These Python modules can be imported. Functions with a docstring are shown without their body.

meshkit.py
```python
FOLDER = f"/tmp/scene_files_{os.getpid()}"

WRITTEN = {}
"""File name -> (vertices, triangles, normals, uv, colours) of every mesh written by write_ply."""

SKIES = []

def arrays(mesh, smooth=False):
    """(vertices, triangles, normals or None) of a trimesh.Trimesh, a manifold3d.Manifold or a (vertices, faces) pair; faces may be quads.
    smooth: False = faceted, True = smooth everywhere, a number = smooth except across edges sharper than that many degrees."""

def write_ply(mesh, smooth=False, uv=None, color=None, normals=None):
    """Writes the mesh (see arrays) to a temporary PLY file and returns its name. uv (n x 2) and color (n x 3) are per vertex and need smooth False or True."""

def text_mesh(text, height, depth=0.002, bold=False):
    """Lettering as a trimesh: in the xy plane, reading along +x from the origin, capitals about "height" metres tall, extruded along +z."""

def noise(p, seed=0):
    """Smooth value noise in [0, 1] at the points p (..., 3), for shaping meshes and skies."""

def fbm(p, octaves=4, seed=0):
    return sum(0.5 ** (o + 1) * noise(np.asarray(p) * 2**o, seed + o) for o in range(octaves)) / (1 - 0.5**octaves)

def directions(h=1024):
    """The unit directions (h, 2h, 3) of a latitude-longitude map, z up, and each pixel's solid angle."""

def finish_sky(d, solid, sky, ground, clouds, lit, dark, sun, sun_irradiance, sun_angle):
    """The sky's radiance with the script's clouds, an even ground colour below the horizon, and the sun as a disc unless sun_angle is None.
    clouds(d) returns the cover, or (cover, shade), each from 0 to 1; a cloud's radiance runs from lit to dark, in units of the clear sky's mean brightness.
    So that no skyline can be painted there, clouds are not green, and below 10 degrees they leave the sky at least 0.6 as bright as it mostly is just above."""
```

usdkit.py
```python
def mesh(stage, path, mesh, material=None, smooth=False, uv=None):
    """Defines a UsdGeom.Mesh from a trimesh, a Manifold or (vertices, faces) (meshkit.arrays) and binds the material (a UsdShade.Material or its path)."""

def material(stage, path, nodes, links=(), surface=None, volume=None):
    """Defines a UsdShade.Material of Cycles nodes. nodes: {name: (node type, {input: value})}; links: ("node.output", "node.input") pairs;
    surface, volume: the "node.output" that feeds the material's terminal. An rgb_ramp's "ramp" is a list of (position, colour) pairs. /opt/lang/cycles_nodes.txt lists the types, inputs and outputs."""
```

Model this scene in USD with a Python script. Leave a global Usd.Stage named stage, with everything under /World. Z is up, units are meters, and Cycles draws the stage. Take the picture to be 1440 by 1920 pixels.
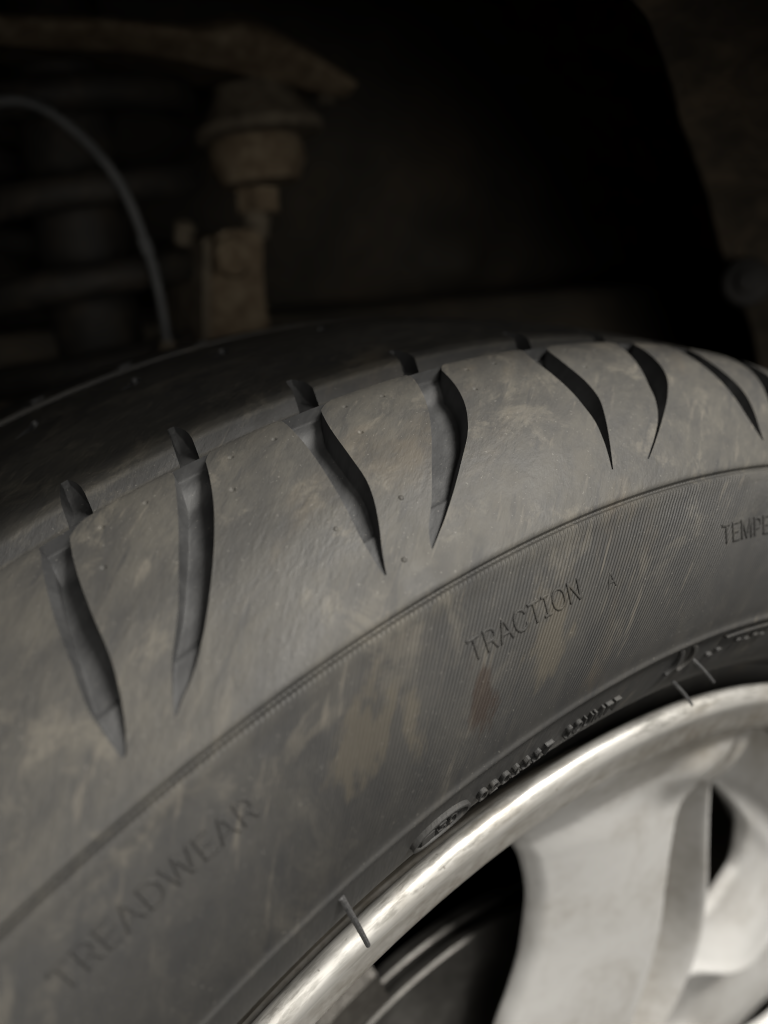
import math, random
import numpy as np, trimesh, manifold3d, shapely
from scipy.interpolate import CubicSpline, PchipInterpolator
import usdkit, meshkit
from pxr import Usd, UsdGeom, UsdLux, UsdShade, Gf, Sdf

stage = Usd.Stage.CreateInMemory()
UsdGeom.SetStageUpAxis(stage, UsdGeom.Tokens.z)
UsdGeom.SetStageMetersPerUnit(stage, 1.0)
world = UsdGeom.Xform.Define(stage, '/World')
stage.SetDefaultPrim(world.GetPrim())
rng = np.random.default_rng(7)
ZC = 0.3163                                   # height of the wheel's axle above the ground

# ------------------------------------------------------------------ camera
CAM_R = np.array([[0.8271737969539088, -0.5594085913353046, -0.05334358043011239],
                  [-0.20145349139221547, -0.206579555617311, -0.9574661236862853],
                  [0.5245950823623304, 0.802737139505333, -0.2835720092323205]])   # right, down, forward
CAM_C = np.array([-0.13855507725315674, -0.21270465974170288, 0.3292775615299506 + ZC])
cam = UsdGeom.Camera.Define(stage, '/World/camera')
M = Gf.Matrix4d(1.0)
for i, row in enumerate((CAM_R[0], -CAM_R[1], -CAM_R[2], CAM_C)):
    for j in range(3):
        M[i, j] = float(row[j])
cam.AddTransformOp().Set(M)
FL = 4.32
cam.CreateFocalLengthAttr(FL)
cam.CreateHorizontalApertureAttr(1440 / 1493.955 * FL)
cam.CreateVerticalApertureAttr(1920 / 1493.955 * FL)
cam.CreateFStopAttr(1.2)
cam.CreateFocusDistanceAttr(0.155)
cam.CreateClippingRangeAttr((0.01, 100.0))
cam.CreateExposureAttr(0.16)

# ------------------------------------------------------------------ lamps
def rect_lamp(name, pos, target, w, h, power, color):
    l = UsdLux.RectLight.Define(stage, '/World/' + name)
    l.CreateWidthAttr(w); l.CreateHeightAttr(h)
    l.CreateIntensityAttr(power); l.CreateColorAttr(Gf.Vec3f(*color))
    z = np.array(pos, float) - np.array(target, float); z /= np.linalg.norm(z)
    x = np.cross([0, 0, 1], z); x /= np.linalg.norm(x); y = np.cross(z, x)
    m = Gf.Matrix4d(1.0)
    for i, row in enumerate((x, y, z, np.array(pos, float))):
        for j in range(3):
            m[i, j] = float(row[j])
    l.AddTransformOp().Set(m)
    return l
rect_lamp('garage_lamp', (0.72, -1.62, ZC + 2.36), (0.0, -0.1, ZC + 0.25), 1.15, 0.42, 80.0, (1.0, 0.962, 0.895))
rect_lamp('added_fill_light', (-0.45, -1.60, ZC + 0.56), (0.0, -0.1, ZC + 0.30), 1.0, 1.4, 2.7, (1.0, 0.96, 0.89))  # unseen soft fill, added to brighten the suspension and tread crown

# ------------------------------------------------------------------ materials
LOOKS = '/World/Looks'
UsdGeom.Scope.Define(stage, LOOKS)

class Nodes:
    """collects shader nodes and links"""
    def __init__(s): s.n, s.l, s.k = {}, [], 0
    def add(s, kind, out, links=None, **inp):
        s.k += 1; name = f'n{s.k}_{kind}'
        s.n[name] = (kind, inp)
        for key, src in (links or {}).items():
            s.l.append((src, f'{name}.{key}'))
        return f'{name}.{out}'
    def val(s, op, a, b=0.0, c=0.0):
        inp, links = dict(math_type=op), {}
        for key, v in (('value1', a), ('value2', b), ('value3', c)):
            if isinstance(v, str): links[key] = v
            else: inp[key] = float(v)
        return s.add('math', 'value', links, **inp)
    def ramp(s, fac, stops): return s.add('rgb_ramp', 'color', {'fac': fac}, ramp=stops)
    def step(s, v, a, b, lo=0.0, hi=1.0):
        return s.add('map_range', 'result', {'value': v}, range_type='smoothstep', from_min=a, from_max=b, to_min=lo, to_max=hi, clamp=True)
    def step_lin(s, v, a, b):
        return s.add('map_range', 'result', {'value': v}, range_type='linear', from_min=a, from_max=b, to_min=0.0, to_max=1.0, clamp=True)
    def mixc(s, fac, a, b, mode='mix'):
        inp, links = dict(blend_type=mode), {}
        for key, v in (('fac', fac), ('a', a), ('b', b)):
            if isinstance(v, str): links[key] = v
            else: inp[key] = v
        return s.add('mix_color', 'result', links, **inp)
    def noise(s, vec, scale, detail=4.0, rough=0.55, dist=0.0):
        return s.add('noise_texture', 'fac', {'vector': vec}, scale=scale, detail=detail, roughness=rough, distortion=dist)
    def vec(s, x, y, z):
        inp, links = {}, {}
        for key, v in (('x', x), ('y', y), ('z', z)):
            if isinstance(v, str): links[key] = v
            else: inp[key] = float(v)
        return s.add('combine_xyz', 'vector', links, **inp)
    def finish(s, path, **principled):
        links = {k: v for k, v in principled.items() if isinstance(v, str) and '.' in v}
        inp = {k: v for k, v in principled.items() if k not in links}
        out = s.add('principled_bsdf', 'BSDF', links, **inp)
        return usdkit.material(stage, f'{LOOKS}/{path}', s.n, s.l, surface=out)

def wheel_coords(g):
    pos = g.add('geometry', 'position')
    sx = g.add('separate_xyz', 'x', {'vector': pos}); base = sx[:-2]
    x, y, z = base + '.x', base + '.y', base + '.z'
    zz = g.val('subtract', z, ZC)
    phi = g.val('arctan2', x, zz)
    r = g.val('sqrt', g.val('add', g.val('multiply', x, x), g.val('multiply', zz, zz)))
    return pos, x, y, zz, phi, r

def rubber(name, dust, groove=False, serr=True, dark=1.0):
    g = Nodes(); pos, x, y, zz, phi, r = wheel_coords(g)
    a = g.val('multiply', phi, 0.285)
    b = g.val('subtract', g.val('subtract', 0.3163, r), y)
    u = g.val('subtract', g.val('multiply', a, 0.61), g.val('multiply', b, 0.79))
    v = g.val('add', g.val('multiply', a, 0.79), g.val('multiply', b, 0.61))
    st = g.vec(g.val('multiply', u, 0.42), v, g.val('multiply', y, 0.3))
    st2 = g.vec(g.val('multiply', u, 0.75), v, g.val('multiply', y, 0.3))
    big = g.noise(st2, 40, 6.0, 0.66, 0.5)
    mid = g.noise(st, 170, 5.0, 0.68, 0.3)
    fine = g.noise(st, 900, 2.0, 0.6)
    clean = (0.031 * dark, 0.0316 * dark, 0.0332 * dark)
    dusty = (0.072, 0.0680, 0.0595)
    brown = (0.105, 0.086, 0.062)
    if groove:
        f = g.step(mid, 0.35, 0.75, 0.15, 0.75 * dust)
        col = g.mixc(f, clean, (0.088, 0.089, 0.090))
    else:
        gm = g.val('multiply', g.val('multiply', g.step(r, 0.3085, 0.3090), g.step(r, 0.3126, 0.3122)), g.val('multiply', g.step(y, -0.0713, -0.0710), g.step(y, -0.0608, -0.0612)))
        # the shoulder holds more dust than the sidewall
        sh = g.step(r, 0.279, 0.286)
        lo = g.step(r, 0.2475, 0.2440)
        f1 = g.step(big, 0.34, 0.66, 0.55, 1.0)
        f2 = g.step(mid, 0.34, 0.68, 0.55, 1.15)
        f = g.val('multiply', g.val('multiply', f1, f2), g.add('mix_float', 'result', {'fac': sh}, a=0.50 * dust, b=1.02 * dust))
        f = g.val('multiply', f, g.add('mix_float', 'result', {'fac': lo}, a=1.0, b=0.85))
        f = g.val('multiply', f, g.val('subtract', 1.0, g.val('multiply', gm, 0.7)))
        f = g.val('multiply', f, g.step(y, -0.0500, -0.0620, 0.85, 1.0))
        col = g.mixc(f, clean, dusty)
        # drier, paler dust in broken patches
        dp = g.noise(st2, 60, 8.0, 0.74, 0.5)
        dm = g.val('multiply', g.step(dp, 0.53, 0.66), g.step(r, 0.262, 0.288, 0.35, 1.0))
        col = g.mixc(g.val('multiply', dm, 0.55), col, (0.128, 0.117, 0.097))
        # fine scuffs and dry dust drawn out along the rolling direction, on shoulder and sidewall
        sc = g.vec(g.val('multiply', u, 0.10), v, g.val('multiply', y, 0.3))
        s1 = g.step(g.noise(sc, 420, 3.0, 0.6, 0.2), 0.60, 0.70)
        s1 = g.val('multiply', s1, g.step(big, 0.42, 0.62))
        col = g.mixc(g.val('multiply', s1, 0.55), col, (0.135, 0.122, 0.102))
        s2 = g.step(g.noise(sc, 260, 3.0, 0.6, 0.3), 0.60, 0.68)
        col = g.mixc(g.val('multiply', s2, 0.45), col, clean)
        pat = g.noise(st, 22, 5.0, 0.66, 0.6)
        pm = g.val('multiply', g.step(pat, 0.555, 0.68), g.step(mid, 0.38, 0.62, 0.35, 0.9))
        col = g.mixc(g.val('multiply', pm, 0.45), col, brown)
        # splashes of dried mud and one damp rusty stain on the sidewall
        def blob(ph, rad, wa, wb, soft):
            da = g.val('divide', g.val('subtract', a, 0.285 * math.radians(ph)), wa)
            db = g.val('divide', g.val('subtract', r, rad), wb)
            da = g.val('add', da, g.val('multiply', db, -0.5))
            d = g.val('sqrt', g.val('add', g.val('multiply', da, da), g.val('multiply', db, db)))
            d = g.val('add', d, g.val('multiply', g.val('subtract', mid, 0.5), 3.6))
            return g.step(d, 1.0, soft)
        mud = g.val('maximum', g.val('maximum', blob(-17.3, 0.2715, 0.0085, 0.0075, 0.45), blob(-15.6, 0.2685, 0.004, 0.0065, 0.4)), blob(-8.6, 0.268, 0.010, 0.009, 0.3))
        col = g.mixc(g.val('multiply', mud, 0.6), col, (0.092, 0.081, 0.062))
        rust = blob(-12.6, 0.2635, 0.0042, 0.0085, 0.35)
        col = g.mixc(g.val('multiply', rust, 0.8), col, (0.034, 0.024, 0.019))
    speck = g.step(g.noise(pos, 1700, 1.5, 0.5), 0.70, 0.75)
    col = g.mixc(g.val('multiply', speck, 0.35), col, (0.22, 0.21, 0.19))
    # relief
    h = g.val('multiply', fine, 0.00009)
    h = g.val('add', h, g.val('multiply', mid, 0.00017))
    if serr and not groove:
        ph = g.val('multiply', g.val('subtract', phi, g.val('multiply', r, math.radians(171.0))), 1800.0)
        sn = g.val('sine', ph)
        mask = g.val('multiply', g.step(r, 0.2490, 0.2530), g.step(r, 0.28395, 0.28330))
        mask = g.val('multiply', mask, g.step(y, -0.1085, -0.1105))
        wear = g.step(g.noise(st, 26, 3.0, 0.6), 0.32, 0.58, 0.20, 1.0)
        edge = g.val('multiply', g.step(r, 0.2795, 0.2815, 1.0, 1.15), g.step(phi, math.radians(-27.0), math.radians(-17.0), 0.15, 1.0))
        h = g.val('add', h, g.val('multiply', g.val('multiply', g.val('multiply', sn, 0.00012), mask), g.val('multiply', wear, edge)))
    bev = g.add('bevel', 'bevel', samples=4, radius=0.0007)
    bump = g.add('bump', 'normal', {'height': h, 'normal': bev}, strength=1.0, distance=1.0)
    rough = g.step(big, 0.3, 0.7, 0.52, 0.68)
    return g.finish(name, base_color=col, roughness=rough, normal=bump, specular_ior_level=0.42)

def alloy(name, base, rough, dirt_amt, crest=False, recess=False):
    g = Nodes(); pos, x, y, zz, phi, r = wheel_coords(g)
    n1 = g.noise(pos, 38, 5.0, 0.62, 0.5); n2 = g.noise(pos, 260, 4.0, 0.6)
    d = g.val('multiply', g.step(n1, 0.38, 0.68, 0.12, 1.0), g.step(n2, 0.3, 0.7, 0.5, 1.0))
    d = g.val('multiply', d, dirt_amt)
    if crest:   # brake dust lies on the sloped inner face of the lip
        inner = g.step(r, 0.2150, 0.2120)
        d = g.val('add', d, g.val('multiply', inner, g.step(n2, 0.25, 0.75, 0.18, 0.5)))
    col = g.mixc(d, base, (0.20, 0.175, 0.14))
    if recess:   # brake dust and painted-in shade in the hollow between the spoke's two arms
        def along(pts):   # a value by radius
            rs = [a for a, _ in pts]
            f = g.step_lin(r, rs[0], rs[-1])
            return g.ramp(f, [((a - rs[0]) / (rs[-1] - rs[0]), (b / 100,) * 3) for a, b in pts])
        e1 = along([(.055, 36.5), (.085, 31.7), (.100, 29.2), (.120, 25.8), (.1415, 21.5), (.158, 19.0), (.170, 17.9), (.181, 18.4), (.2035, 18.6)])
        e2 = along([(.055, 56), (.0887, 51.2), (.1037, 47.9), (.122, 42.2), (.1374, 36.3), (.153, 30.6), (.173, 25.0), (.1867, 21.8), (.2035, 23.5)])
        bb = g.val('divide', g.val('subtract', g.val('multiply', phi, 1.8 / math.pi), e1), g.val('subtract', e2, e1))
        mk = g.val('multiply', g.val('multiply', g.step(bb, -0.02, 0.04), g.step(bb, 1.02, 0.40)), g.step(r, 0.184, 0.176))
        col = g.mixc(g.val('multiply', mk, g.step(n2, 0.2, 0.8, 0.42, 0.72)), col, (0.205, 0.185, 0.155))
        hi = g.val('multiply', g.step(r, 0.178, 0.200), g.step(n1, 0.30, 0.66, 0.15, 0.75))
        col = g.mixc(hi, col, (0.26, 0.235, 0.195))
    sp = g.step(g.noise(pos, 900, 2.0, 0.5), 0.70, 0.76)
    col = g.mixc(g.val('multiply', sp, 0.5), col, (0.13, 0.11, 0.085))
    h = g.val('multiply', n2, 0.000006 if crest else 0.00010)
    if crest:
        # kerb nicks and scuffs drawn out round the lip
        cv = g.vec(g.val('multiply', phi, 0.045), g.val('multiply', r, 1.0), y)
        k = g.noise(cv, 620, 4.0, 0.65, 0.6)
        scr = g.step(k, 0.50, 0.74)
        k2 = g.noise(cv, 800, 5.0, 0.7, 0.3)
        z2 = g.val('multiply', g.step(r, 0.2166, 0.2182), g.step(n1, 0.30, 0.55, 0.35, 1.0))
        col = g.mixc(g.val('multiply', g.val('multiply', g.step(k2, 0.40, 0.62), z2), 0.55), col, (0.10, 0.095, 0.08))
        z3 = g.step(g.noise(cv, 150, 3.0, 0.6, 0.5), 0.55, 0.68)
        col = g.mixc(g.val('multiply', z3, 0.35), col, (0.24, 0.215, 0.175))
        zone = g.step(r, 0.2150, 0.2170)
        pitch = g.val('multiply', g.val('multiply', scr, zone), g.step(n1, 0.40, 0.58))
        h = g.val('subtract', h, g.val('multiply', pitch, 0.000015))
        col = g.mixc(g.val('multiply', pitch, 0.35), col, (0.16, 0.145, 0.12))
    bev = g.add('bevel', 'bevel', samples=4, radius=0.0008)
    bump = g.add('bump', 'normal', {'height': h, 'normal': bev}, strength=1.0, distance=1.0)
    rr = g.val('add', g.step(n1, 0.3, 0.7, rough, rough + 0.14), g.val('multiply', d, 0.25))
    return g.finish(name, base_color=col, metallic=0.5 if crest else 0.12, roughness=rr, normal=bump, coat_weight=0.25, coat_roughness=0.2)

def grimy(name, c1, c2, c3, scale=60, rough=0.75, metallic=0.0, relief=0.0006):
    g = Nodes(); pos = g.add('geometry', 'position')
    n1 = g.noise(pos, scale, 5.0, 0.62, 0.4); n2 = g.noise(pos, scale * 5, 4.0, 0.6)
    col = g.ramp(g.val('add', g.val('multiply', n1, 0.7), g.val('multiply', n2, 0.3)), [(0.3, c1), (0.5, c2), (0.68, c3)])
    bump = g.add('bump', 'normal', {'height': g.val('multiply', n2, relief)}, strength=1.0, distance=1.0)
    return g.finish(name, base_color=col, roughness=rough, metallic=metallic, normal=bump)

M_RUBBER = rubber('tyre_rubber', 1.0)
M_GROOVE = rubber('groove_rubber', 1.0, groove=True)
M_LETTER = rubber('letter_rubber', 0.95, serr=False)
M_WHISK = grimy('whisker_rubber', (0.05, 0.05, 0.052), (0.075, 0.075, 0.077), (0.10, 0.10, 0.10), 300, 0.6)
M_LIP = alloy('alloy_lip', (0.58, 0.57, 0.545), 0.37, 0.45, crest=True)
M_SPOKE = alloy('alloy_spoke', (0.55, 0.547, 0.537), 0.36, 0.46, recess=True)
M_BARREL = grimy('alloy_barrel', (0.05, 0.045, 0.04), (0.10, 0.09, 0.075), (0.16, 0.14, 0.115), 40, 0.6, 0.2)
M_DISC = grimy('brake_iron', (0.045, 0.042, 0.038), (0.075, 0.07, 0.063), (0.13, 0.125, 0.115), 60, 0.40, 0.6)
M_PLATE = grimy('disc_steel', (0.07, 0.068, 0.064), (0.11, 0.106, 0.10), (0.17, 0.165, 0.155), 60, 0.34, 0.8, 0.0001)
M_IRON = grimy('rusty_iron', (0.060, 0.042, 0.026), (0.17, 0.125, 0.078), (0.29, 0.24, 0.165), 95, 0.85)
M_IRON2 = grimy('dirty_iron', (0.055, 0.046, 0.033), (0.14, 0.115, 0.082), (0.24, 0.205, 0.15), 80, 0.85)
M_BOOT = grimy('boot_rubber', (0.010, 0.010, 0.010), (0.024, 0.021, 0.017), (0.055, 0.043, 0.031), 70, 0.7)
M_HOSE = grimy('hose_rubber', (0.08, 0.083, 0.087), (0.115, 0.118, 0.12), (0.16, 0.16, 0.16), 160, 0.6)
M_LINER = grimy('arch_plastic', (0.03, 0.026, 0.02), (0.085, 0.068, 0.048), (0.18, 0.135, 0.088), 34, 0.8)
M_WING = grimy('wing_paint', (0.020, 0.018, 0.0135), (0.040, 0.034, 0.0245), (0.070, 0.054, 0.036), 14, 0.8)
M_DARK = grimy('dark_plastic', (0.003, 0.003, 0.0025), (0.007, 0.006, 0.005), (0.014, 0.011, 0.008), 60, 0.7)
M_PAINT = grimy('body_paint', (0.05, 0.05, 0.05), (0.055, 0.055, 0.055), (0.06, 0.06, 0.06), 30, 0.35)

# ------------------------------------------------------------------ helpers
taken = {}
def numbered(parent, name):
    k = taken.get((parent, name), -1) + 1; taken[(parent, name)] = k
    return f'{parent}/{name}' if k == 0 else f'{parent}/{name}_{k:03d}'
def tag(p, label=None, cat=None, group=None, kind=None):
    for k, v in (('label', label), ('category', cat), ('group', group), ('kind', kind)):
        if v: p.SetCustomDataByKey(k, v)
def thing(name, label, cat, group=None):
    x = UsdGeom.Xform.Define(stage, numbered('/World', name)); tag(x.GetPrim(), label, cat, group)
    return str(x.GetPath())
def obj(parent, name, mesh, mat, smooth=30, label=None, kind=None):
    m = usdkit.mesh(stage, numbered(parent, name), mesh, mat, smooth=smooth)
    tag(m.GetPrim(), label, kind=kind)
    return str(m.GetPath())
def grid_faces(n, m, wrap_n=False, wrap_m=False):
    i, j = np.meshgrid(np.arange(n if wrap_n else n - 1), np.arange(m if wrap_m else m - 1), indexing='ij')
    a = i * m + j; b = ((i + 1) % n) * m + j; c = ((i + 1) % n) * m + (j + 1) % m; d = i * m + (j + 1) % m
    return np.concatenate([np.stack([a, b, c], -1).reshape(-1, 3), np.stack([a, c, d], -1).reshape(-1, 3)])
def polar(phi, y, r):
    phi, y, r = np.broadcast_arrays(phi, y, r)
    return np.stack([r * np.sin(phi), y, r * np.cos(phi) + ZC], -1)
def fix(v, f):
    t = trimesh.Trimesh(np.asarray(v).reshape(-1, 3), f, process=False)
    if t.volume < 0: t.invert()
    return t
def revolve(poly, n=720, p0=0.0, p1=2 * math.pi):
    """poly: closed (y, r) outline turned about the axle"""
    poly = np.asarray(poly, float)
    full = abs(p1 - p0 - 2 * math.pi) < 1e-6
    ph = np.linspace(p0, p1, n, endpoint=not full)
    v = polar(ph[:, None], poly[None, :, 0], poly[None, :, 1])
    f = grid_faces(n, len(poly), wrap_n=full, wrap_m=True)
    if not full:
        tri = trimesh.creation.triangulate_polygon(shapely.Polygon(poly), engine='earcut')
        key = {tuple(np.round(p, 9)): i for i, p in enumerate(poly)}
        idx = np.array([key[tuple(np.round(p, 9))] for p in tri[0]])[tri[1]]
        f = np.vstack([f, idx[:, ::-1], idx + (n - 1) * len(poly)])
    t = fix(v, f)
    if not full: trimesh.repair.fix_normals(t)
    return t
def to_man(t):
    t = trimesh.Trimesh(t.vertices, t.faces, process=False); t.merge_vertices()
    return manifold3d.Manifold(manifold3d.Mesh(np.asarray(t.vertices, np.float32), np.asarray(t.faces, np.uint32)))
def tube(pts, rad, seg=14, closed_ends=True):
    pts = np.asarray(pts, float); n = len(pts)
    rad = np.broadcast_to(rad, n)
    tan = np.gradient(pts, axis=0); tan /= np.linalg.norm(tan, axis=1, keepdims=True)
    up = np.array([0.3, 0.2, 0.93]) if abs(tan[0] @ np.array([0.3, 0.2, 0.93])) < 0.9 else np.array([1.0, 0, 0])
    v = []
    for p, t, r_ in zip(pts, tan, rad):
        s = np.cross(t, up); s /= np.linalg.norm(s); up = np.cross(s, t)
        a = np.linspace(0, 2 * math.pi, seg, endpoint=False)
        v.append(p + r_ * (np.cos(a)[:, None] * s + np.sin(a)[:, None] * up))
    v = np.vstack(v + [pts[:1], pts[-1:]])
    f = grid_faces(n, seg, wrap_m=True)
    k = np.arange(seg)
    f = np.vstack([f, np.stack([k, (k + 1) % seg, np.full(seg, n * seg)], 1), np.stack([(k + 1) % seg + (n - 1) * seg, k + (n - 1) * seg, np.full(seg, n * seg + 1)], 1)])
    t = fix(v, f); return t
def lathe(profile, base, axis, seg=48):
    """profile: (height, radius) pairs along axis from base, closed at both ends"""
    axis = np.asarray(axis, float) / np.linalg.norm(axis)
    t = trimesh.creation.revolve([(max(r_, 0), h) for h, r_ in profile], sections=seg)
    t.apply_transform(trimesh.geometry.align_vectors([0, 0, 1], axis)); t.apply_translation(base)
    return t
def rbox(size, rad=0.002, seg=8):
    s = np.asarray(size, float) / 2 - rad
    sp = manifold3d.Manifold.sphere(rad, seg)
    return manifold3d.Manifold.batch_hull([sp.translate([a * s[0], b * s[1], c * s[2]]) for a in (-1, 1) for b in (-1, 1) for c in (-1, 1)])
def man_tm(m):
    q = m.to_mesh(); return trimesh.Trimesh(q.vert_properties[:, :3], q.tri_verts, process=False)
def rnd(t, amp, scale, seed):
    """a little unevenness, as cast or muddy surfaces have"""
    v = np.asarray(t.vertices); n = t.vertex_normals
    t.vertices = v + n * ((meshkit.fbm(v * scale, 3, seed) - 0.5) * 2 * amp)[:, None]
    return t
def ray_at(px, py, y):
    """where the line of sight of a photograph pixel meets the upright plane at this depth"""
    d = np.array([(px - 720) / 1493.955, (py - 960) / 1493.955, 1.0]) @ CAM_R
    return CAM_C + d * ((y - CAM_C[1]) / d[1])

# ------------------------------------------------------------------ tyre profile (half), s = length from the crown towards the sidewall
KN = np.array([(0, .3163), (-.035, .3152), (-.0594, .3126), (-.0705, .3111), (-.085, .3063), (-.0965, .2995), (-.1069, .2900), (-.1116, .2846),
               (-.1150, .2750), (-.1165, .262), (-.1144, .2473), (-.1108, .2385), (-.1062, .2312), (-.1015, .2277), (-.0965, .2262)])
KS = np.r_[0, np.cumsum(np.hypot(*np.diff(KN, axis=0).T))]
CS = CubicSpline(KS, KN, bc_type=((1, (-1.0, 0.0)), 'not-a-knot'))
S_END = KS[-1]
def yr(s):
    s = np.asarray(s, float); o = CS(np.abs(s)); o[..., 0] *= np.where(s < 0, -1, 1); return o
def nrm(s):
    s = np.asarray(s, float); d = CS(np.abs(s), 1)
    n = np.stack([d[..., 1], -d[..., 0]], -1); n /= np.linalg.norm(n, axis=-1, keepdims=True)
    n[..., 0] *= np.where(s < 0, -1, 1); return n
def off(s, h):
    return yr(s) + nrm(s) * np.asarray(h, float)[..., None]
def skin(phi, s, h):
    q = off(s, h); return polar(phi, q[..., 0], q[..., 1])
S_A = 0.12063           # fine line between shoulder and sidewall
S_L = 0.15875           # raised line above the bead
def relief(s_mm):
    pts = [(0, 0), (57.6, 0), (58.2, -.05), (60.2, -.45), (60.8, -.75), (63.4, -3.7), (64.6, -4.2), (69.4, -4.2), (70.2, -3.8), (71.0, -.2), (71.4, 0), (119.9, 0), (120.5, -.15), (120.9, -1.0), (121.3, -1.0), (121.7, .05), (122.3, .35), (123.4, .25),
           (125, 0), (156.6, 0), (157.6, .12), (158.3, .62), (158.9, .62), (159.5, 0.0), (160.5, -.5), (163, -.6), (220, -.6)]
    return np.interp(s_mm, *zip(*pts))
s_smp = np.unique(np.round(np.concatenate([np.linspace(0, S_END * 1e3, 120), np.arange(57.5, 61.2, .3), np.arange(63, 65, .4), np.arange(69, 71.6, .2), np.arange(119.5, 124, .2), np.arange(156.5, 161, .25)]), 3))
out_half = off(s_smp / 1e3, relief(s_smp) / 1e3)
in_half = yr(-np.linspace(0.002, S_END, 70))
# inner ribs have two straight grooves as well
s_in = np.unique(np.round(np.concatenate([np.linspace(2, S_END * 1e3, 80), np.arange(12, 26, .5)]), 3))
h_in = np.interp(s_in, [0, 14, 14.8, 21.2, 22, 300], [0, 0, -5.5, -5.5, 0, 0])
in_half = off(-s_in / 1e3, h_in / 1e3)
tyre_poly = np.vstack([in_half[::-1], out_half, [(-.0905, .2225), (-.0895, .213), (.0895, .213), (.0905, .2225)]])
tyre_tm = revolve(tyre_poly, 900)
tyre_man = to_man(tyre_tm).as_original()

# ------------------------------------------------------------------ grooves, traced one by one where the photograph shows them
GA = ([(-12.9, 74.5), (-13.1, 82.7), (-13.4, 91.9), (-13.7, 100.3), (-13.95, 107.1), (-14.05, 113.9)], [(-11.45, 74.5), (-11.9, 82.1), (-12.2, 90.8), (-12.35, 96.1), (-12.6, 100.3), (-13.1, 105.8), (-13.6, 110.3), (-13.95, 113.9)], -12.2)
GB = ([(-7.1, 74.0), (-8.0, 85.1), (-8.8, 91.8), (-9.8, 98.8), (-10.9, 106.4), (-11.6, 110.4), (-11.95, 113.5)], [(-5.5, 70.0), (-5.9, 78.8), (-6.5, 87.0), (-7.5, 94.9), (-8.8, 101.4), (-9.9, 106.4), (-11.0, 110.8), (-11.8, 113.5)], -6.4)
TR = [
    ([(-22.25, 74.5), (-22.6, 80.9), (-23.0, 88.9), (-23.35, 97.2), (-23.75, 106.7), (-23.8, 114.2)], [(-21.25, 74.5), (-21.75, 83.8), (-22.1, 92.1), (-22.4, 100.0), (-22.85, 106.7), (-23.3, 111.3), (-23.68, 114.2)], 'A'),
    ([(-17.4, 74.1), (-18.3, 84.6), (-19.4, 94.6), (-20.1, 100.3), (-21.2, 107.3), (-21.9, 113.0)], [(-16.2, 74.1), (-17.0, 84.6), (-17.8, 92.0), (-18.8, 99.3), (-20.0, 106.4), (-21.1, 111.2), (-21.8, 113.2)], 'B'),
    (GA[0], GA[1], 'A'), (GB[0], GB[1], 'B'),
    ([(-1.1, 74.5), (-1.4, 79.8), (-1.55, 87.2), (-1.65, 93.3), (-1.75, 97.2), (-1.85, 101.7), (-2.2, 107.6), (-2.7, 113.2)], [(0.35, 72.5), (-0.0, 77.8), (-0.25, 84.5), (-0.35, 89.8), (-0.6, 96.0), (-1.1, 101.1), (-1.9, 107.8), (-2.6, 113.2)], 'A'),
    ([(4.9, 73.3), (4.1, 83.1), (3.3, 90.9), (2.85, 94.8), (2.4, 99.5), (1.6, 105.0), (0.6, 109.5), (-0.6, 113.8)], [(6.3, 71.1), (5.9, 78.7), (5.4, 85.4), (4.7, 91.6), (3.4, 98.7), (1.8, 105.5), (0.5, 110.5), (-0.45, 113.8)], 'B')]
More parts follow.
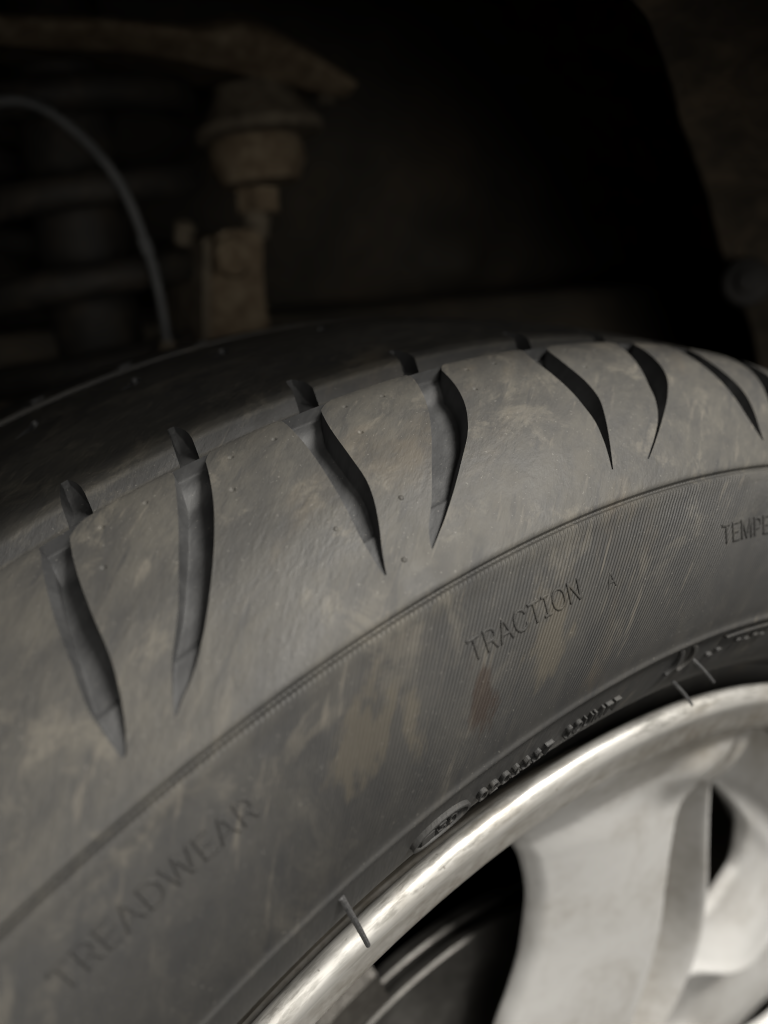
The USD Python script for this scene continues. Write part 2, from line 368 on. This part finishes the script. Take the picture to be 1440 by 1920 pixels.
def shifted(G, top, wid=1.0):
    L = [(p - G[2] + top, s) for p, s in G[0]]; R = [(p - G[2] + top, s) for p, s in G[1]]
    return L, R
tops = []
p = -27.2; kind = 'B'
left = []
while p > -150:
    left.append((p, kind)); p -= [4.6, 5.1][kind == 'A'] ; kind = 'A' if kind == 'B' else 'B'
p = 9.6; kind = 'A'
while p < 203:
    left.append((p, kind)); p += [5.2, 5.0][kind == 'A']; kind = 'A' if kind == 'B' else 'B'
spec = [(L, R, k) for L, R, k in TR] + [(*shifted(GA if k == 'A' else GB, t), k) for t, k in left]

def groove_cutter(L, R, flip):
    fl = PchipInterpolator(*np.array([(s, q) for q, s in L]).T, extrapolate=True); fr = PchipInterpolator(*np.array([(s, q) for q, s in R]).T, extrapolate=True)
    s0, s1 = 70.9, 114.0
    s = np.unique(np.concatenate([np.linspace(s0, s1, 30), [105.8, 106.6]]))
    l, r_ = fl(s), fr(s); bad = r_ - l < 0.05
    r_ = np.where(bad, l + 0.05, r_) + 0.75 * np.clip((74.4 - s) / 3.4, 0, 1) ** 2 * (0.6 + 0.4 * (not flip))
    l = l - 0.25 * np.clip((73.0 - s) / 2.0, 0, 1) ** 2
    depth = np.interp(s, [70.9, 74.2, 77, 92, 102, 105.8, 106.6, 111, 114], [-3.4, -3.6, -6.0, -5.4, -4.0, -3.0, -2.1, -1.1, -.3]) / 1e3
    mm = 180 / math.pi / 300.0                       # degrees per millimetre at the shoulder
    dr = np.minimum(0.55 * mm, (r_ - l) * 0.22) * np.clip(-depth / .006, 0, 1)
    rows = [np.stack([np.radians(q), s / 1e3, h], -1) for q, h in ((l, np.full_like(s, .0035)), (r_, np.full_like(s, .0035)), (r_, np.full_like(s, -.0004)), (r_ - dr, depth), (l + dr, depth), (l, np.full_like(s, -.0004)))]
    q = np.stack(rows, 1)
    v = skin(q[..., 0], q[..., 1], q[..., 2])
    n, m = v.shape[:2]; v = v.reshape(-1, 3)
    f = grid_faces(n, m, wrap_m=True)
    cap = np.array([[0, i, i + 1] for i in range(1, m - 1)])
    f = np.vstack([f, cap, cap[:, ::-1] + (n - 1) * m])
    t = fix(v, f)
    if t.volume < 0: t.invert()
    return t
def slot_cutter(ph, s_a, s_b, w0, w1, slope, deep, side=1):
    """a short slot across a rib: leaning and widening from s_a to s_b (mm)"""
    s = np.linspace(s_a, s_b, 9); t = (s - s_a) / (s_b - s_a)
    c = ph + slope * (s_b - s) + 0.25 * np.sin(t * 3.0)
    w = w0 + (w1 - w0) * t ** 0.7
    depth = -np.interp(t, [0, .25, 1], [1.2, deep, deep]) / 1e3
    rows = [np.stack([np.radians(q), s / 1e3, h], -1) for q, h in ((c - w, np.full_like(s, .0035)), (c + w, np.full_like(s, .0035)), (c + w * .8, depth), (c - w * .8, depth))]
    q = np.stack(rows, 1); v = skin(q[..., 0], q[..., 1], q[..., 2]); n, m = v.shape[:2]
    f = grid_faces(n, m, wrap_m=True); cap = np.array([[0, 1, 2], [0, 2, 3]])
    f = np.vstack([f, cap, cap[:, ::-1] + (n - 1) * m])
    t = fix(v.reshape(-1, 3), f)
    if t.volume < 0: t.invert()
    return t
cutters = []
for L, R, k in spec:
    top = (np.interp(74, [s for _, s in L], [q for q, _ in L]) + np.interp(74, [s for _, s in R], [q for q, _ in R])) / 2
    cutters.append(('shoulder_groove', groove_cutter(L, R, k == 'B'), top))
    cutters.append(('rib_slot', slot_cutter(top + (0.75 if k == 'A' else 0.10), 52.5, 69.3, 0.16, 0.60 if k == 'B' else 0.70, 0.055, 4.6), top))
    if -40 < top < 40:
        cutters.append(('rib_slot', slot_cutter(top + 2.0, 0.5, 9.5, .1, .45, .10, 5.0), top))
        cutters.append(('rib_slot', slot_cutter(top + 3.2, -34, -22.5, .45, .5, .10, 5.0), top))
# small round pits (tread gauges) near the block edges
pits = []
for L, R, k in spec[:6] + spec[6:8]:
    for ds, dp in ((76.0, 1.0), (77.0, 2.6), (85, 0.8)):
        e = np.interp(ds, [s for _, s in R], [q for q, _ in R]) + dp
        pits.append((e + rng.uniform(-.1, .1), ds + rng.uniform(-.6, .6)))
man = tyre_man; ids = {}
by_name = []
for name, t, top in cutters:
    m = to_man(t).as_original(); ids[m.original_id()] = len(by_name); by_name.append((name, top)); cutters_m = m
    t.man = m
pit_m = manifold3d.Manifold.batch_boolean([manifold3d.Manifold.sphere(0.0006, 10).translate(skin(np.radians(ph), np.array(s / 1e3), np.array(0.0002)).tolist()) for ph, s in pits], manifold3d.OpType.Add).as_original()
tyre_cut = manifold3d.Manifold.batch_boolean([tyre_man] + [t.man for _, t, _ in cutters] + [pit_m], manifold3d.OpType.Subtract)
q = tyre_cut.to_mesh()
V, F = np.asarray(q.vert_properties)[:, :3], np.asarray(q.tri_verts)
rid, rix = list(q.run_original_id), np.asarray(q.run_index) // 3
face_id = np.zeros(len(F), int)
for k, o in enumerate(rid):
    face_id[rix[k]:rix[k + 1]] = o
def sub(mask):
    f = F[mask]; u, inv = np.unique(f, return_inverse=True)
    return trimesh.Trimesh(V[u], inv.reshape(-1, 3), process=False)

wheel = thing('wheel_and_tyre', 'silver alloy car wheel with dusty black tyre in the wheel arch', 'wheel')
is_groove = np.isin(face_id, list(ids))
tyre = obj(wheel, 'tyre', sub(~is_groove), M_RUBBER, smooth=32)
for o, k in ids.items():
    mk = face_id == o
    if mk.any():
        obj(tyre, by_name[k][0], sub(mk), M_GROOVE, smooth=40)

# ------------------------------------------------------------------ raised lettering, nubs, whiskers
def sub_long(t, e):
    v, f = trimesh.remesh.subdivide_to_size(t.vertices, t.faces, e, max_iter=12); return trimesh.Trimesh(v, f, process=False)
def word(text, cap, ph0, ph1, s_base, height, lift=-0.0002, slant=0.0, bold=False, mat=M_LETTER):
    t = meshkit.text_mesh(text, cap, height, bold=bold); t = sub_long(t, 0.0025)
    v = np.asarray(t.vertices); x0, x1 = v[:, 0].min(), v[:, 0].max()
    ph = np.radians(ph0 + (v[:, 0] - x0) / (x1 - x0) * (ph1 - ph0)) + slant * v[:, 1]
    t.vertices = skin(ph, s_base - v[:, 1], v[:, 2] + lift)
    if t.volume < 0: t.invert()
    return obj(tyre, 'raised_lettering', t, mat, smooth=False)
word('TREADWEAR', 0.0042, -28.7, -21.6, 0.1338, 0.00042)
word('TRACTION', 0.0042, -12.5, -6.7, 0.1352, 0.00040)
word('TEMPERATURE', 0.0043, 2.6, 11.0, 0.1363, 0.00046)
word('A', 0.0030, -5.2, -4.65, 0.1360, 0.00032)
word('0201117', 0.0036, -13.0, -8.1, 0.1716, 0.0011, lift=-0.0008)
word('12UM77', 0.0036, -7.2, -3.3, 0.1704, 0.0011, lift=-0.0008)
word('30', 0.0033, -15.5, -14.35, 0.1708, 0.0010, lift=-0.0008)
def skin_patch(outline, h0, h1, n_sub=0.002):
    """a raised flat shape: outline of (phi degrees, s mm)"""
    k = 0.285 * math.pi / 180 * 1e3
    pg = shapely.Polygon([(a * k, b) for a, b in outline[0]], [[(a * k, b) for a, b in h] for h in outline[1:]])
    t = sub_long(trimesh.creation.extrude_polygon(pg, 1.0, engine='earcut'), n_sub * 1e3)
    v = np.asarray(t.vertices)
    t.vertices = skin(np.radians(v[:, 0] / k), v[:, 1] / 1e3, np.where(v[:, 2] > 0.5, h1, np.where(v[:, 2] < 1e-6, h0, h0 + (h1 - h0) * v[:, 2])))
    if t.volume < 0: t.invert()
    return t
def oval(c, a, b, n=36):
    w = np.linspace(0, 2 * math.pi, n, endpoint=False); return [(c[0] + a * np.cos(x), c[1] + b * np.sin(x)) for x in w]
obj(tyre, 'approval_ring', skin_patch([oval((-15.3, 169.0), 1.75, 3.7), oval((-15.3, 169.0), 1.55, 3.05)], -.0009, .0004), M_LETTER, smooth=False)
obj(tyre, 'approval_plate', skin_patch([[(-16.5, 167.6), (-15.75, 167.6), (-15.75, 170.6), (-16.5, 170.6)]], -.0009, .0002), M_RUBBER, smooth=False)
for c, a in ((( 0.2, 163.2), 0.9), ((1.2, 163.6), 1.1)):
    arc = [(c[0] + a * math.cos(w), c[1] + 4.6 * math.sin(w)) for w in np.linspace(-1.2, 1.2, 14)]
    arc += [(c[0] - .28 + (a - .05) * math.cos(w), c[1] + 4.4 * math.sin(w)) for w in np.linspace(1.2, -1.2, 14)]
    obj(tyre, 'curved_rib', skin_patch([arc], -.0009, .0003), M_LETTER, smooth=False)
obj(tyre, 'straight_rib', skin_patch([[(4.7, 161.3), (9.6, 160.9), (9.6, 161.5), (4.7, 161.9)]], -.0009, .0004), M_RUBBER, smooth=False)
for ph, s in ((4.0, 166.4), (4.75, 165.6), (6.4, 164.2), (7.2, 164.6), (8.0, 164.0), (8.8, 164.5)):
    obj(tyre, 'raised_dot', skin_patch([oval((ph, s), .24, .55, 10)], -.0009, .0004), M_LETTER, smooth=False)
for ph, s, r_ in ((-11.75, 102.9, .75), (-13.1, 113.3, .75), (-14.45, 102.5, .7), (-2.85, 102.1, .5), (2.9, 104.8, .6), (-5.2, 101.5, .5), (-5.0, 96.5, .4), (6.4, 101.0, .5), (-17.4, 94.4, .35), (-25.7, 101.0, .45), (-8.4, 110.4, .45)):
    b = trimesh.creation.icosphere(3, r_ / 1e3); b.vertices *= [1, 1, 1.0]
    b.apply_translation(skin(np.radians(ph), np.array(s / 1e3), np.array(-0.0005)))
    obj(tyre, 'mould_nub', b, M_RUBBER, smooth=True)
def whisker(ph, s, tip, rad=0.00042):
    p0 = skin(np.radians(ph), np.array(s / 1e3), np.array(-.0008)); w = np.linspace(0, 1, 9)[:, None]
    p1 = np.asarray(tip, float)
    bow = np.array([0.0, -0.0002, 0.00025]) * np.sin(w * math.pi)
    obj(tyre, 'vent_whisker', tube(p0 + (p1 - p0) * w + bow, np.linspace(rad * 1.15, rad * .85, 9), 10), M_WHISK)
def near(px, py, depth_y): return ray_at(px, py, depth_y)
whisker(2.35, 174.5, near(1298, 1322, -.1085))
whisker(2.25, 165.2, near(1338, 1279, -.1110))
whisker(-20.75, 163.6, near(690, 1772, -.1075), 0.0006)

# ------------------------------------------------------------------ rim
rim_poly = [(-.0925, .2065), (-.0935, .2125), (-.0952, .2165), (-.0975, .2190), (-.0997, .2200), (-.1011, .2194), (-.1021, .2179), (-.1024, .2164), (-.1020, .2150), (-.1012, .2139),
            (-.0990, .2085), (-.0974, .2050), (-.0962, .2040), (-.0945, .2034), (-.0860, .2030), (-.0700, .2000), (-.0450, .1960), (.0850, .1950), (.0950, .2000), (.0950, .2180), (.0880, .2180), (.0870, .2060), (.0800, .2040), (-.0780, .2055), (-.0850, .2062)]
rim_t = revolve(rim_poly, 720)
lip_side = np.asarray(rim_t.vertices)[rim_t.faces].mean(1)[:, 1] < -.0861
rim = obj(wheel, 'rim', trimesh.Trimesh(rim_t.vertices, rim_t.faces[lip_side], process=False), M_LIP, smooth=50)
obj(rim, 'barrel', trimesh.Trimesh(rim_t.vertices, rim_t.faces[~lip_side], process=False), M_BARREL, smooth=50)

def ease(x, a, b):
    t = np.clip((x - a) / (b - a), 0, 1); return t * t * (3 - 2 * t)
def yb(r_): return -.085 + .1 * (.2 - r_)
fL = PchipInterpolator([.055, .085, .101, .112, .1275, .1446, .163, .1734, .187, .2035], [-15, -8.5, -4.7, -2.1, -0.2, 0.1, -1.2, -2.8, -5.2, -8.5])
fR1 = PchipInterpolator([.055, .085, .100, .120, .1415, .158, .170, .181, .2035], [36.5, 31.7, 29.2, 25.8, 21.5, 19.0, 17.9, 18.4, 18.6])
fR2 = PchipInterpolator([.055, .0887, .1037, .122, .1374, .153, .173, .1867, .1934, .2035], [56, 51.2, 47.9, 42.2, 36.3, 30.6, 25.0, 21.8, 21.6, 23.5])
fL3 = PchipInterpolator([.055, .085, .115, .1347, .148, .1601, .1664, .1738, .180, .19, .2035], [52, 46.5, 46.5, 48.5, 48.2, 44.6, 40.4, 32.5, 27.2, 25.0, 24.5])
fR3 = PchipInterpolator([.055, .11, .14, .16, .18, .19, .2035], [100, 100, 98, 94, 84, 76, 74])
fR3b = PchipInterpolator([.055, .11, .14, .16, .18, .19, .2035], [66, 64, 62, 60.5, 60.5, 61.5, 64.5])
fC3 = PchipInterpolator([.055, .107, .117, .1288, .1483, .16, .2035], [40, 53, 59.5, 65.0, 67.2, 69, 74])
def sheet(rr, left, right, front, thick, nu=90, edge=0.0048):
    """a spoke: front surface front(r, phi, u) between two edges, rounded over to sides and a back"""
    u = (1 - np.cos(np.linspace(0, math.pi, nu))) / 2
    u = np.unique(np.concatenate([np.linspace(0, 1, nu), u]))
    R_, U = np.meshgrid(rr, u, indexing='ij')
    Lg, Rg = np.radians(left(R_)), np.radians(right(R_))
    ph = Lg + (Rg - Lg) * U
    y = front(R_, np.degrees(ph), U)
    d = np.minimum(U, 1 - U) * (Rg - Lg) * R_
    y = y + edge * (1 - np.sqrt(np.clip(1 - (1 - np.clip(d / edge, 0, 1)) ** 2, 0, 1)))
    yb_ = np.where(R_ > .170, yb(R_) + thick, -.0545); y = np.minimum(y, yb_ - .0012)
    inset = 0.36 * (1 - U) * (Rg - Lg)
    back = polar(ph + inset, yb_, R_)
    v = np.concatenate([polar(ph, y, R_), back[:, ::-1]], 1)
    n, m = v.shape[:2]; f = grid_faces(n, m, wrap_m=True)
    h = m // 2; k = np.arange(h - 1)
    cap = np.vstack([np.stack([k, k + 1, m - 2 - k], 1), np.stack([k, m - 2 - k, m - 1 - k], 1)])
    f = np.vstack([f, cap, cap[:, ::-1] + (n - 1) * m])
    t = fix(v.reshape(-1, 3), f)
    if t.volume < 0: t.invert()
    return t
rr = np.linspace(.2033, .056, 110)
def twin_front(r_, ph, u):
    u1 = (fR1(r_) - fL(r_)) / (fR2(r_) - fL(r_))
    y = yb(r_)
    # broad left arm: gently crowned, rounding away on its left
    a = np.clip(u / u1, 0, 1)
    y = y + .0085 * (1 - a) ** 1.2 + .0030 * (1 - ease(a, .1, .7)) * ease(r_, .166, .190) - .0022 * np.sin(a * math.pi)
    # slanting fold shaped to darken the arm where the lip's shadow falls
    rs = np.interp(ph, [-8, -3.8, 2.9, 9.4, 12.7, 20], [.1705, .172, .176, .185, .190, .200])
    y = y - .40 * np.maximum(r_ - rs, 0) * (1 - ease(ph, 10, 15))
    # channel between the arms: sheer on the arm's side, rising softly to the thin arm's crest
    deep = np.interp(r_, [.055, .075, .10, .13, .15, .165, .1755, .1815, .2035], [.006, .012, .0165, .0205, .0225, .022, .0130, .0012, 0])
    b = np.clip((u - u1) / (1 - u1), 0, 1)
    wall = ease(b, -0.02, 0.13); rise = 1 - ease(b, 0.38, 1.0) * 0.95
    y = y + np.where(u > u1 - .004, deep * wall * rise, 0)
    # both arms swell where they meet the lip, with a fine crease between them
    sw = np.exp(-((ph - 18.0) / 6.5) ** 2) * ease(r_, .172, .201)
    y = y - .0085 * sw
    y = y - .0030 * np.exp(-((ph - 14.6) / 2.6) ** 2 - ((r_ - .188) / .008) ** 2) - .0022 * np.exp(-((ph - 20.6) / 1.6) ** 2 - ((r_ - .188) / .010) ** 2)
    dd = (ph - (18.6 + .35 * np.sin((r_ - .18) * 200))) * math.pi / 180 * r_
    y = y + .0038 * np.exp(-(dd / .0015) ** 2) * ease(r_, .178, .184) * (1 - ease(r_, .197, .203))
    return y
def single_front(r_, ph, u):
    y = yb(r_) + .0115 - .22 * (np.clip(.168 - r_, 0, 1)) * ease(fC3(r_) - ph, -6, 2) * ease(u, .02, .3)
    y = y + .0065 * ease(r_, .1675, .1800) - .0012 * np.exp(-((r_ - .1665) / .0035) ** 2)
    d = (ph - fC3(r_)) * math.pi / 180 * r_
    y = y + .16 * np.maximum(d, 0) * ease(r_, .176, .160) - .0016 * np.exp(-(d / .0035) ** 2) * ease(r_, .176, .160)
    return y
hub_prof = [(-.074, 0), (-.074, .030), (-.0725, .034), (-.0705, .040), (-.0700, .062), (-.066, .066), (-.045, .066), (-.045, 0)]
for k in range(4):
    a = math.radians(90 * k)
    rot = trimesh.transformations.rotation_matrix(a, [0, 1, 0], [0, 0, ZC])
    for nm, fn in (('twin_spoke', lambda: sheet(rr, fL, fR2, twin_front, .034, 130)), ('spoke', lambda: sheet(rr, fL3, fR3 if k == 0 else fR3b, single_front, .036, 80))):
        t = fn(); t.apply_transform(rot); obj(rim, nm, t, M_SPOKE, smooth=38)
hub = revolve([(y, max(r_, 1e-4)) for y, r_ in hub_prof], 96)
obj(rim, 'hub', hub, M_SPOKE, smooth=35)

# ------------------------------------------------------------------ brake seen between the spokes
brake = thing('brake_disc', 'vented iron brake disc glimpsed behind the alloy spokes', 'brake disc')
obj(brake, 'outer_plate', revolve([(-.0460, .060), (-.0460, .1172), (-.0452, .1180), (-.0428, .1180), (-.0420, .1172), (-.0420, .060)], 240), M_PLATE)
obj(brake, 'inner_plate', revolve([(-.0385, .060), (-.0385, .1172), (-.0377, .1180), (-.0338, .1180), (-.0330, .1172), (-.0330, .060)], 240), M_PLATE)
for k in range(48):
    bx = man_tm(rbox((.0035, .0037, .052), .001).translate([0, -.04025, .087])); bx.apply_transform(trimesh.transformations.rotation_matrix(math.radians(7.5 * k), [0, 1, 0])); bx.apply_translation([0, 0, ZC])
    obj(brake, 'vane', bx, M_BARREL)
cal = thing('brake_caliper', 'dull grey brake caliper clamped over the brake disc', 'brake caliper')
def sector(y0, y1, r0, r1, a0, a1, rad=.004):
    t = revolve([(y0 + rad, r0), (y1 - rad, r0), (y1, r0 + rad), (y1, r1 - rad), (y1 - rad, r1), (y0 + rad, r1), (y0, r1 - rad), (y0, r0 + rad)], 24, math.radians(a0), math.radians(a1)); return t
obj(cal, 'bridge', rnd(sector(-.0500, .006, .1215, .142, -60, -18.5), .0006, 80, 3), M_DISC)
obj(cal, 'piston_body', rnd(sector(-.0310, .030, .070, .1210, -58, -22), .0008, 60, 4), M_DISC)
obj(cal, 'outer_claw', rnd(sector(-.0535, -.0480, .080, .1210, -58, -26, .002), .0004, 80, 5), M_DISC)

# ------------------------------------------------------------------ suspension behind the tyre
def P(px, py, y): return ray_at(px, py, y)
arm = thing('control_arm', 'rusty pressed steel control arm with ball joint above the knuckle', 'control arm')
# pressed plate: outline in the photograph's shape, swept back as a curved tray
YA = .150
top = [(-260, -40), (-120, 0), (0, 14), (120, 22), (250, 34), (360, 44), (420, 30), (470, 34), (530, 62), (580, 92), (618, 122), (640, 152)]
bot = [(-260, 40), (-120, 62), (0, 84), (120, 92), (250, 98), (360, 118), (420, 130), (470, 142), (530, 156), (580, 168), (618, 176), (646, 182)]
front = np.array([P(x, y, YA + .010 * math.cos(i * .5)) for i, (x, y) in enumerate(top)]); low = np.array([P(x, y, YA - .004) for x, y in bot])
tt = np.linspace(0, 1, 90)
fs = CubicSpline(np.linspace(0, 1, len(top)), front)(tt); ls = CubicSpline(np.linspace(0, 1, len(bot)), low)(tt)
rows = []
for w in np.linspace(0, 1, 14):
    bulge = np.array([0, -.012, 0]) * math.sin(w * math.pi)
    rows.append(fs * (1 - w) + ls * w + bulge)
for w in np.linspace(0, 1, 8):
    rows.append(ls + np.array([0, .060, .006]) * w + np.array([0, 0, .002]))
for w in np.linspace(0, 1, 8):
    rows.append(ls * (1 - w) + fs * w + np.array([0, .060, .006 + .004]))
v = np.stack(rows, 1); n, m = v.shape[:2]; f = grid_faces(n, m, wrap_m=True)
cap = np.array([[0, i, i + 1] for i in range(1, m - 1)]); f = np.vstack([f, cap, cap[:, ::-1] + (n - 1) * m])
t = fix(v.reshape(-1, 3), f)
obj(arm, 'pressed_plate', rnd(t, .0010, 70, 11), M_IRON, smooth=45)
def span(px0, px1, py, y): return np.linalg.norm(P(px1, py, y) - P(px0, py, y))
YJ = .165
c = P(482, 228, YJ); up = np.array([-.06, .05, 1.0])
u_px = np.linalg.norm(P(482, 229, YJ) - P(482, 228, YJ))
R0 = span(372, 592, 235, YJ) / 2
obj(arm, 'joint_cup', rnd(lathe([(-.030 * 0 - 34 * u_px, 0), (-34 * u_px, R0 * .93), (-30 * u_px, R0), (-12 * u_px, R0 * 1.0), (-8 * u_px, R0 * .96), (16 * u_px, R0 * .80), (40 * u_px, R0 * .66), (62 * u_px, R0 * .60), (62 * u_px, 0)], c, up), .0006, 90, 12), M_IRON2, smooth=40)
c2 = P(484, 308, YJ); R1_ = span(402, 566, 300, YJ) / 2
obj(arm, 'ball_joint', rnd(lathe([(-38 * u_px, 0), (-38 * u_px, R1_ * .80), (-30 * u_px, R1_ * .86), (-14 * u_px, R1_ * .90), (-2 * u_px, R1_), (34 * u_px, R1_ * .98), (46 * u_px, R1_ * .9), (46 * u_px, 0)], c2, up), .0007, 90, 13), M_IRON, smooth=40)
R2_ = span(446, 524, 372, YJ) / 2
hexn = trimesh.creation.cylinder(R2_, 48 * u_px, sections=6); hexn.apply_translation(P(485, 376, YJ))
obj(arm, 'castle_nut', hexn, M_IRON, smooth=False)
obj(arm, 'stud', lathe([(-30 * u_px, 0), (-30 * u_px, R2_ * .45), (-4 * u_px, R2_ * .5), (-4 * u_px, R2_ * .62), (26 * u_px, R2_ * .62), (26 * u_px, 0)], P(482, 420, YJ), up, 24), M_IRON2, smooth=40)
bc = P(612, 178, YA + .01)
obj(arm, 'lock_bolt', lathe([(-.004, 0), (-.004, .0045), (.003, .0045), (.004, .003), (.012, .003), (.012, 0)], bc, (0, 0, 1), 6), M_IRON2, smooth=False)

kn = thing('steering_knuckle', 'rusty cast steering knuckle standing up behind the tyre', 'steering knuckle')
YK = .160
outl = [(405, 446), (416, 434), (440, 430), (486, 432), (494, 446), (493, 510), (497, 560), (503, 610), (512, 700), (520, 900), (372, 900), (380, 700), (383, 560), (392, 524), (406, 512), (404, 486)]
pts2 = np.array([P(x, y, YK) for x, y in outl]); pg = shapely.Polygon(pts2[:, [0, 2]])
e = trimesh.creation.extrude_polygon(pg.buffer(-.0015).buffer(.0015), .034, engine='earcut'); e = sub_long(e, .006)
vv = np.asarray(e.vertices); e = trimesh.Trimesh(np.stack([vv[:, 0], YK + vv[:, 2], vv[:, 1]], 1), e.faces, process=False)
if e.volume < 0: e.invert()
obj(kn, 'upright', rnd(e, .0009, 80, 14), M_IRON, smooth=35)
pts3 = np.array([P(x, y, YK) for x, y in [(372, 452), (380, 446), (386, 456), (386, 900), (370, 900)]])
e = trimesh.creation.extrude_polygon(shapely.Polygon(pts3[:, [0, 2]]), .050, engine='earcut'); vv = np.asarray(e.vertices)
e = trimesh.Trimesh(np.stack([vv[:, 0], YK - .006 + vv[:, 2], vv[:, 1]], 1), e.faces, process=False)
if e.volume < 0: e.invert()
obj(kn, 'flange', e, M_IRON2, smooth=False)
obj(kn, 'boss', rnd(lathe([(0, 0), (0, .0085), (.003, .0100), (.030, .0105), (.030, 0)], P(440, 482, YK - .004), (0, 1, 0), 32), .0004, 100, 15), M_IRON, smooth=40)
obj(kn, 'clip', lathe([(-.005, 0), (-.005, .004), (.004, .005), (.006, 0)], P(345, 436, YK + .005), (0.2, -.4, 1), 16), M_IRON2)

spring = thing('coil_spring', 'dark dirty coil spring left of the steering knuckle', 'coil spring')
sc = P(150, 400, .215); sr = span(-80, 345, 520, .215) / 2
w = np.linspace(0, 2 * math.pi * 4.0, 260)
pitch = (P(150, 380, .215)[2] - P(150, 530, .215)[2])
z0 = P(150, 700, .215)[2] - .02
obj(spring, 'coil', rnd(tube(np.stack([sc[0] + sr * np.cos(w), .215 + sr * np.sin(w), z0 + pitch * w / (2 * math.pi)], 1), .0075, 14), .0009, 120, 31), M_BOOT)
obj(spring, 'damper_tube', lathe([(0, 0), (0, .022), (.26, .022), (.26, 0)], (sc[0], .215, z0 - .02), (0, 0, 1), 40), M_BOOT)

hose = thing('brake_hose', 'thin grey brake hose hanging in a bow before the coil spring', 'brake hose')
hp = [(-120, 230, .150), (-40, 200, .150), (40, 190, .150), (110, 222, .150), (170, 274, .149), (218, 334, .148), (250, 396, .147), (276, 466, .145), (294, 530, .143), (306, 590, .142), (314, 640, .141), (318, 676, .141)]
H = np.array([P(*q) for q in hp]); H = CubicSpline(np.linspace(0, 1, len(H)), H)(np.linspace(0, 1, 90))
obj(hose, 'hose', tube(H, .0021, 14), M_HOSE)
obj(hose, 'end_fitting', tube(np.array([P(314, 640, .141), P(318, 690, .141)]), [.0038, .0038], 12), M_IRON2)
obj(hose, 'ferrule', tube(np.array([P(268, 446, .1455), P(279, 476, .1447)]), [.0027, .0027], 12), M_HOSE)

# ------------------------------------------------------------------ the car's body around the wheel
body = thing('wheel_arch', 'dark muddy wheel arch behind and above the tyre', 'wheel arch')
# inner wing: a pressed sheet behind the suspension
gx, gz = np.meshgrid(np.linspace(-.55, .95, 120), np.linspace(-.12, .62, 80), indexing='ij')
dep = .30 + .045 * np.exp(-((gx - .02) / .2) ** 2) - .05 * ease(gz, .30, .60) + .010 * (meshkit.fbm(np.stack([gx * 9, gz * 9, gx * 0], -1), 4, 21) - .5) * 2
dep = dep - .018 * np.exp(-(((gx - .275) / .035) ** 2 + ((gz - .338) / .022) ** 2))
v = np.stack([gx, dep, gz + ZC], -1); v2 = v + [0, .002, 0]
n, m = gx.shape; f = grid_faces(n, m)
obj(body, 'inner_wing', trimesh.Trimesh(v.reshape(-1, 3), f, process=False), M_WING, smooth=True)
rl = man_tm(rbox((1.2, .10, .20), .008).translate([.20, .262, ZC + .325 - .1 - .012]))
obj(body, 'chassis_rail', rnd(sub_long(rl, .02), .0012, 30, 22), M_WING, smooth=40)
# the plastic arch liner, nearer on the right
pa = np.radians(np.linspace(2, 100, 100)); tb = np.linspace(0, 1, 40)
PA, TB = np.meshgrid(pa, tb, indexing='ij')
rad = .408 + .012 * np.sin(TB * 3.0) + .004 * (meshkit.fbm(np.stack([PA * 14, TB * 5, PA * 0], -1), 4, 5) - .5)
yin = np.interp(np.degrees(pa), [2, 12, 22, 35, 50, 100], [-.055, -.032, .005, .040, .060, .07])[:, None]
Y = -.128 + (yin + .128) * TB
outer = polar(PA, Y, rad); inner = polar(PA, Y, rad + .003)
v = np.concatenate([outer, inner[:, ::-1]], 1); n, m = v.shape[:2]
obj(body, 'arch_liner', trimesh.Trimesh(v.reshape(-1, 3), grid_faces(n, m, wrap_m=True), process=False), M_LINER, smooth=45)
# outer wing with its rolled arch edge, above the photographer's view
pf = np.radians(np.linspace(-100, 100, 160)); prof = [(-.118, .398), (-.126, .390), (-.132, .3885), (-.135, .393), (-.137, .420), (-.142, .50), (-.140, .60), (-.136, .60), (-.138, .50), (-.133, .422), (-.129, .400), (-.120, .405)]
v = polar(pf[:, None], np.array(prof)[None, :, 0], np.array(prof)[None, :, 1])
obj(body, 'outer_wing', trimesh.Trimesh(v.reshape(-1, 3), grid_faces(len(pf), len(prof), wrap_m=True), process=False), M_PAINT, smooth=50)
# upper arch on the left, plain sheet joining outer and inner wing
pl = np.radians(np.linspace(-100, 101, 120)); yl = np.linspace(-.128, .32, 30)
PL, YL = np.meshgrid(pl, yl, indexing='ij'); rl_ = .43 + .13 * ease(YL, -.08, .08)
v = polar(PL, YL, rl_)
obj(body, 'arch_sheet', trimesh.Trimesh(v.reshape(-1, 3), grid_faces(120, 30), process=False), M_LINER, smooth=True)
bz = P(1400, 530, -.0 + .03)
obj(body, 'liner_clip', rnd(lathe([(-.002, 0), (-.002, .010), (.002, .012), (.004, .011), (.005, .006), (.008, .0055), (.009, 0)], bz, (-.7, -.6, .1), 24), .0004, 100, 9), M_DARK)
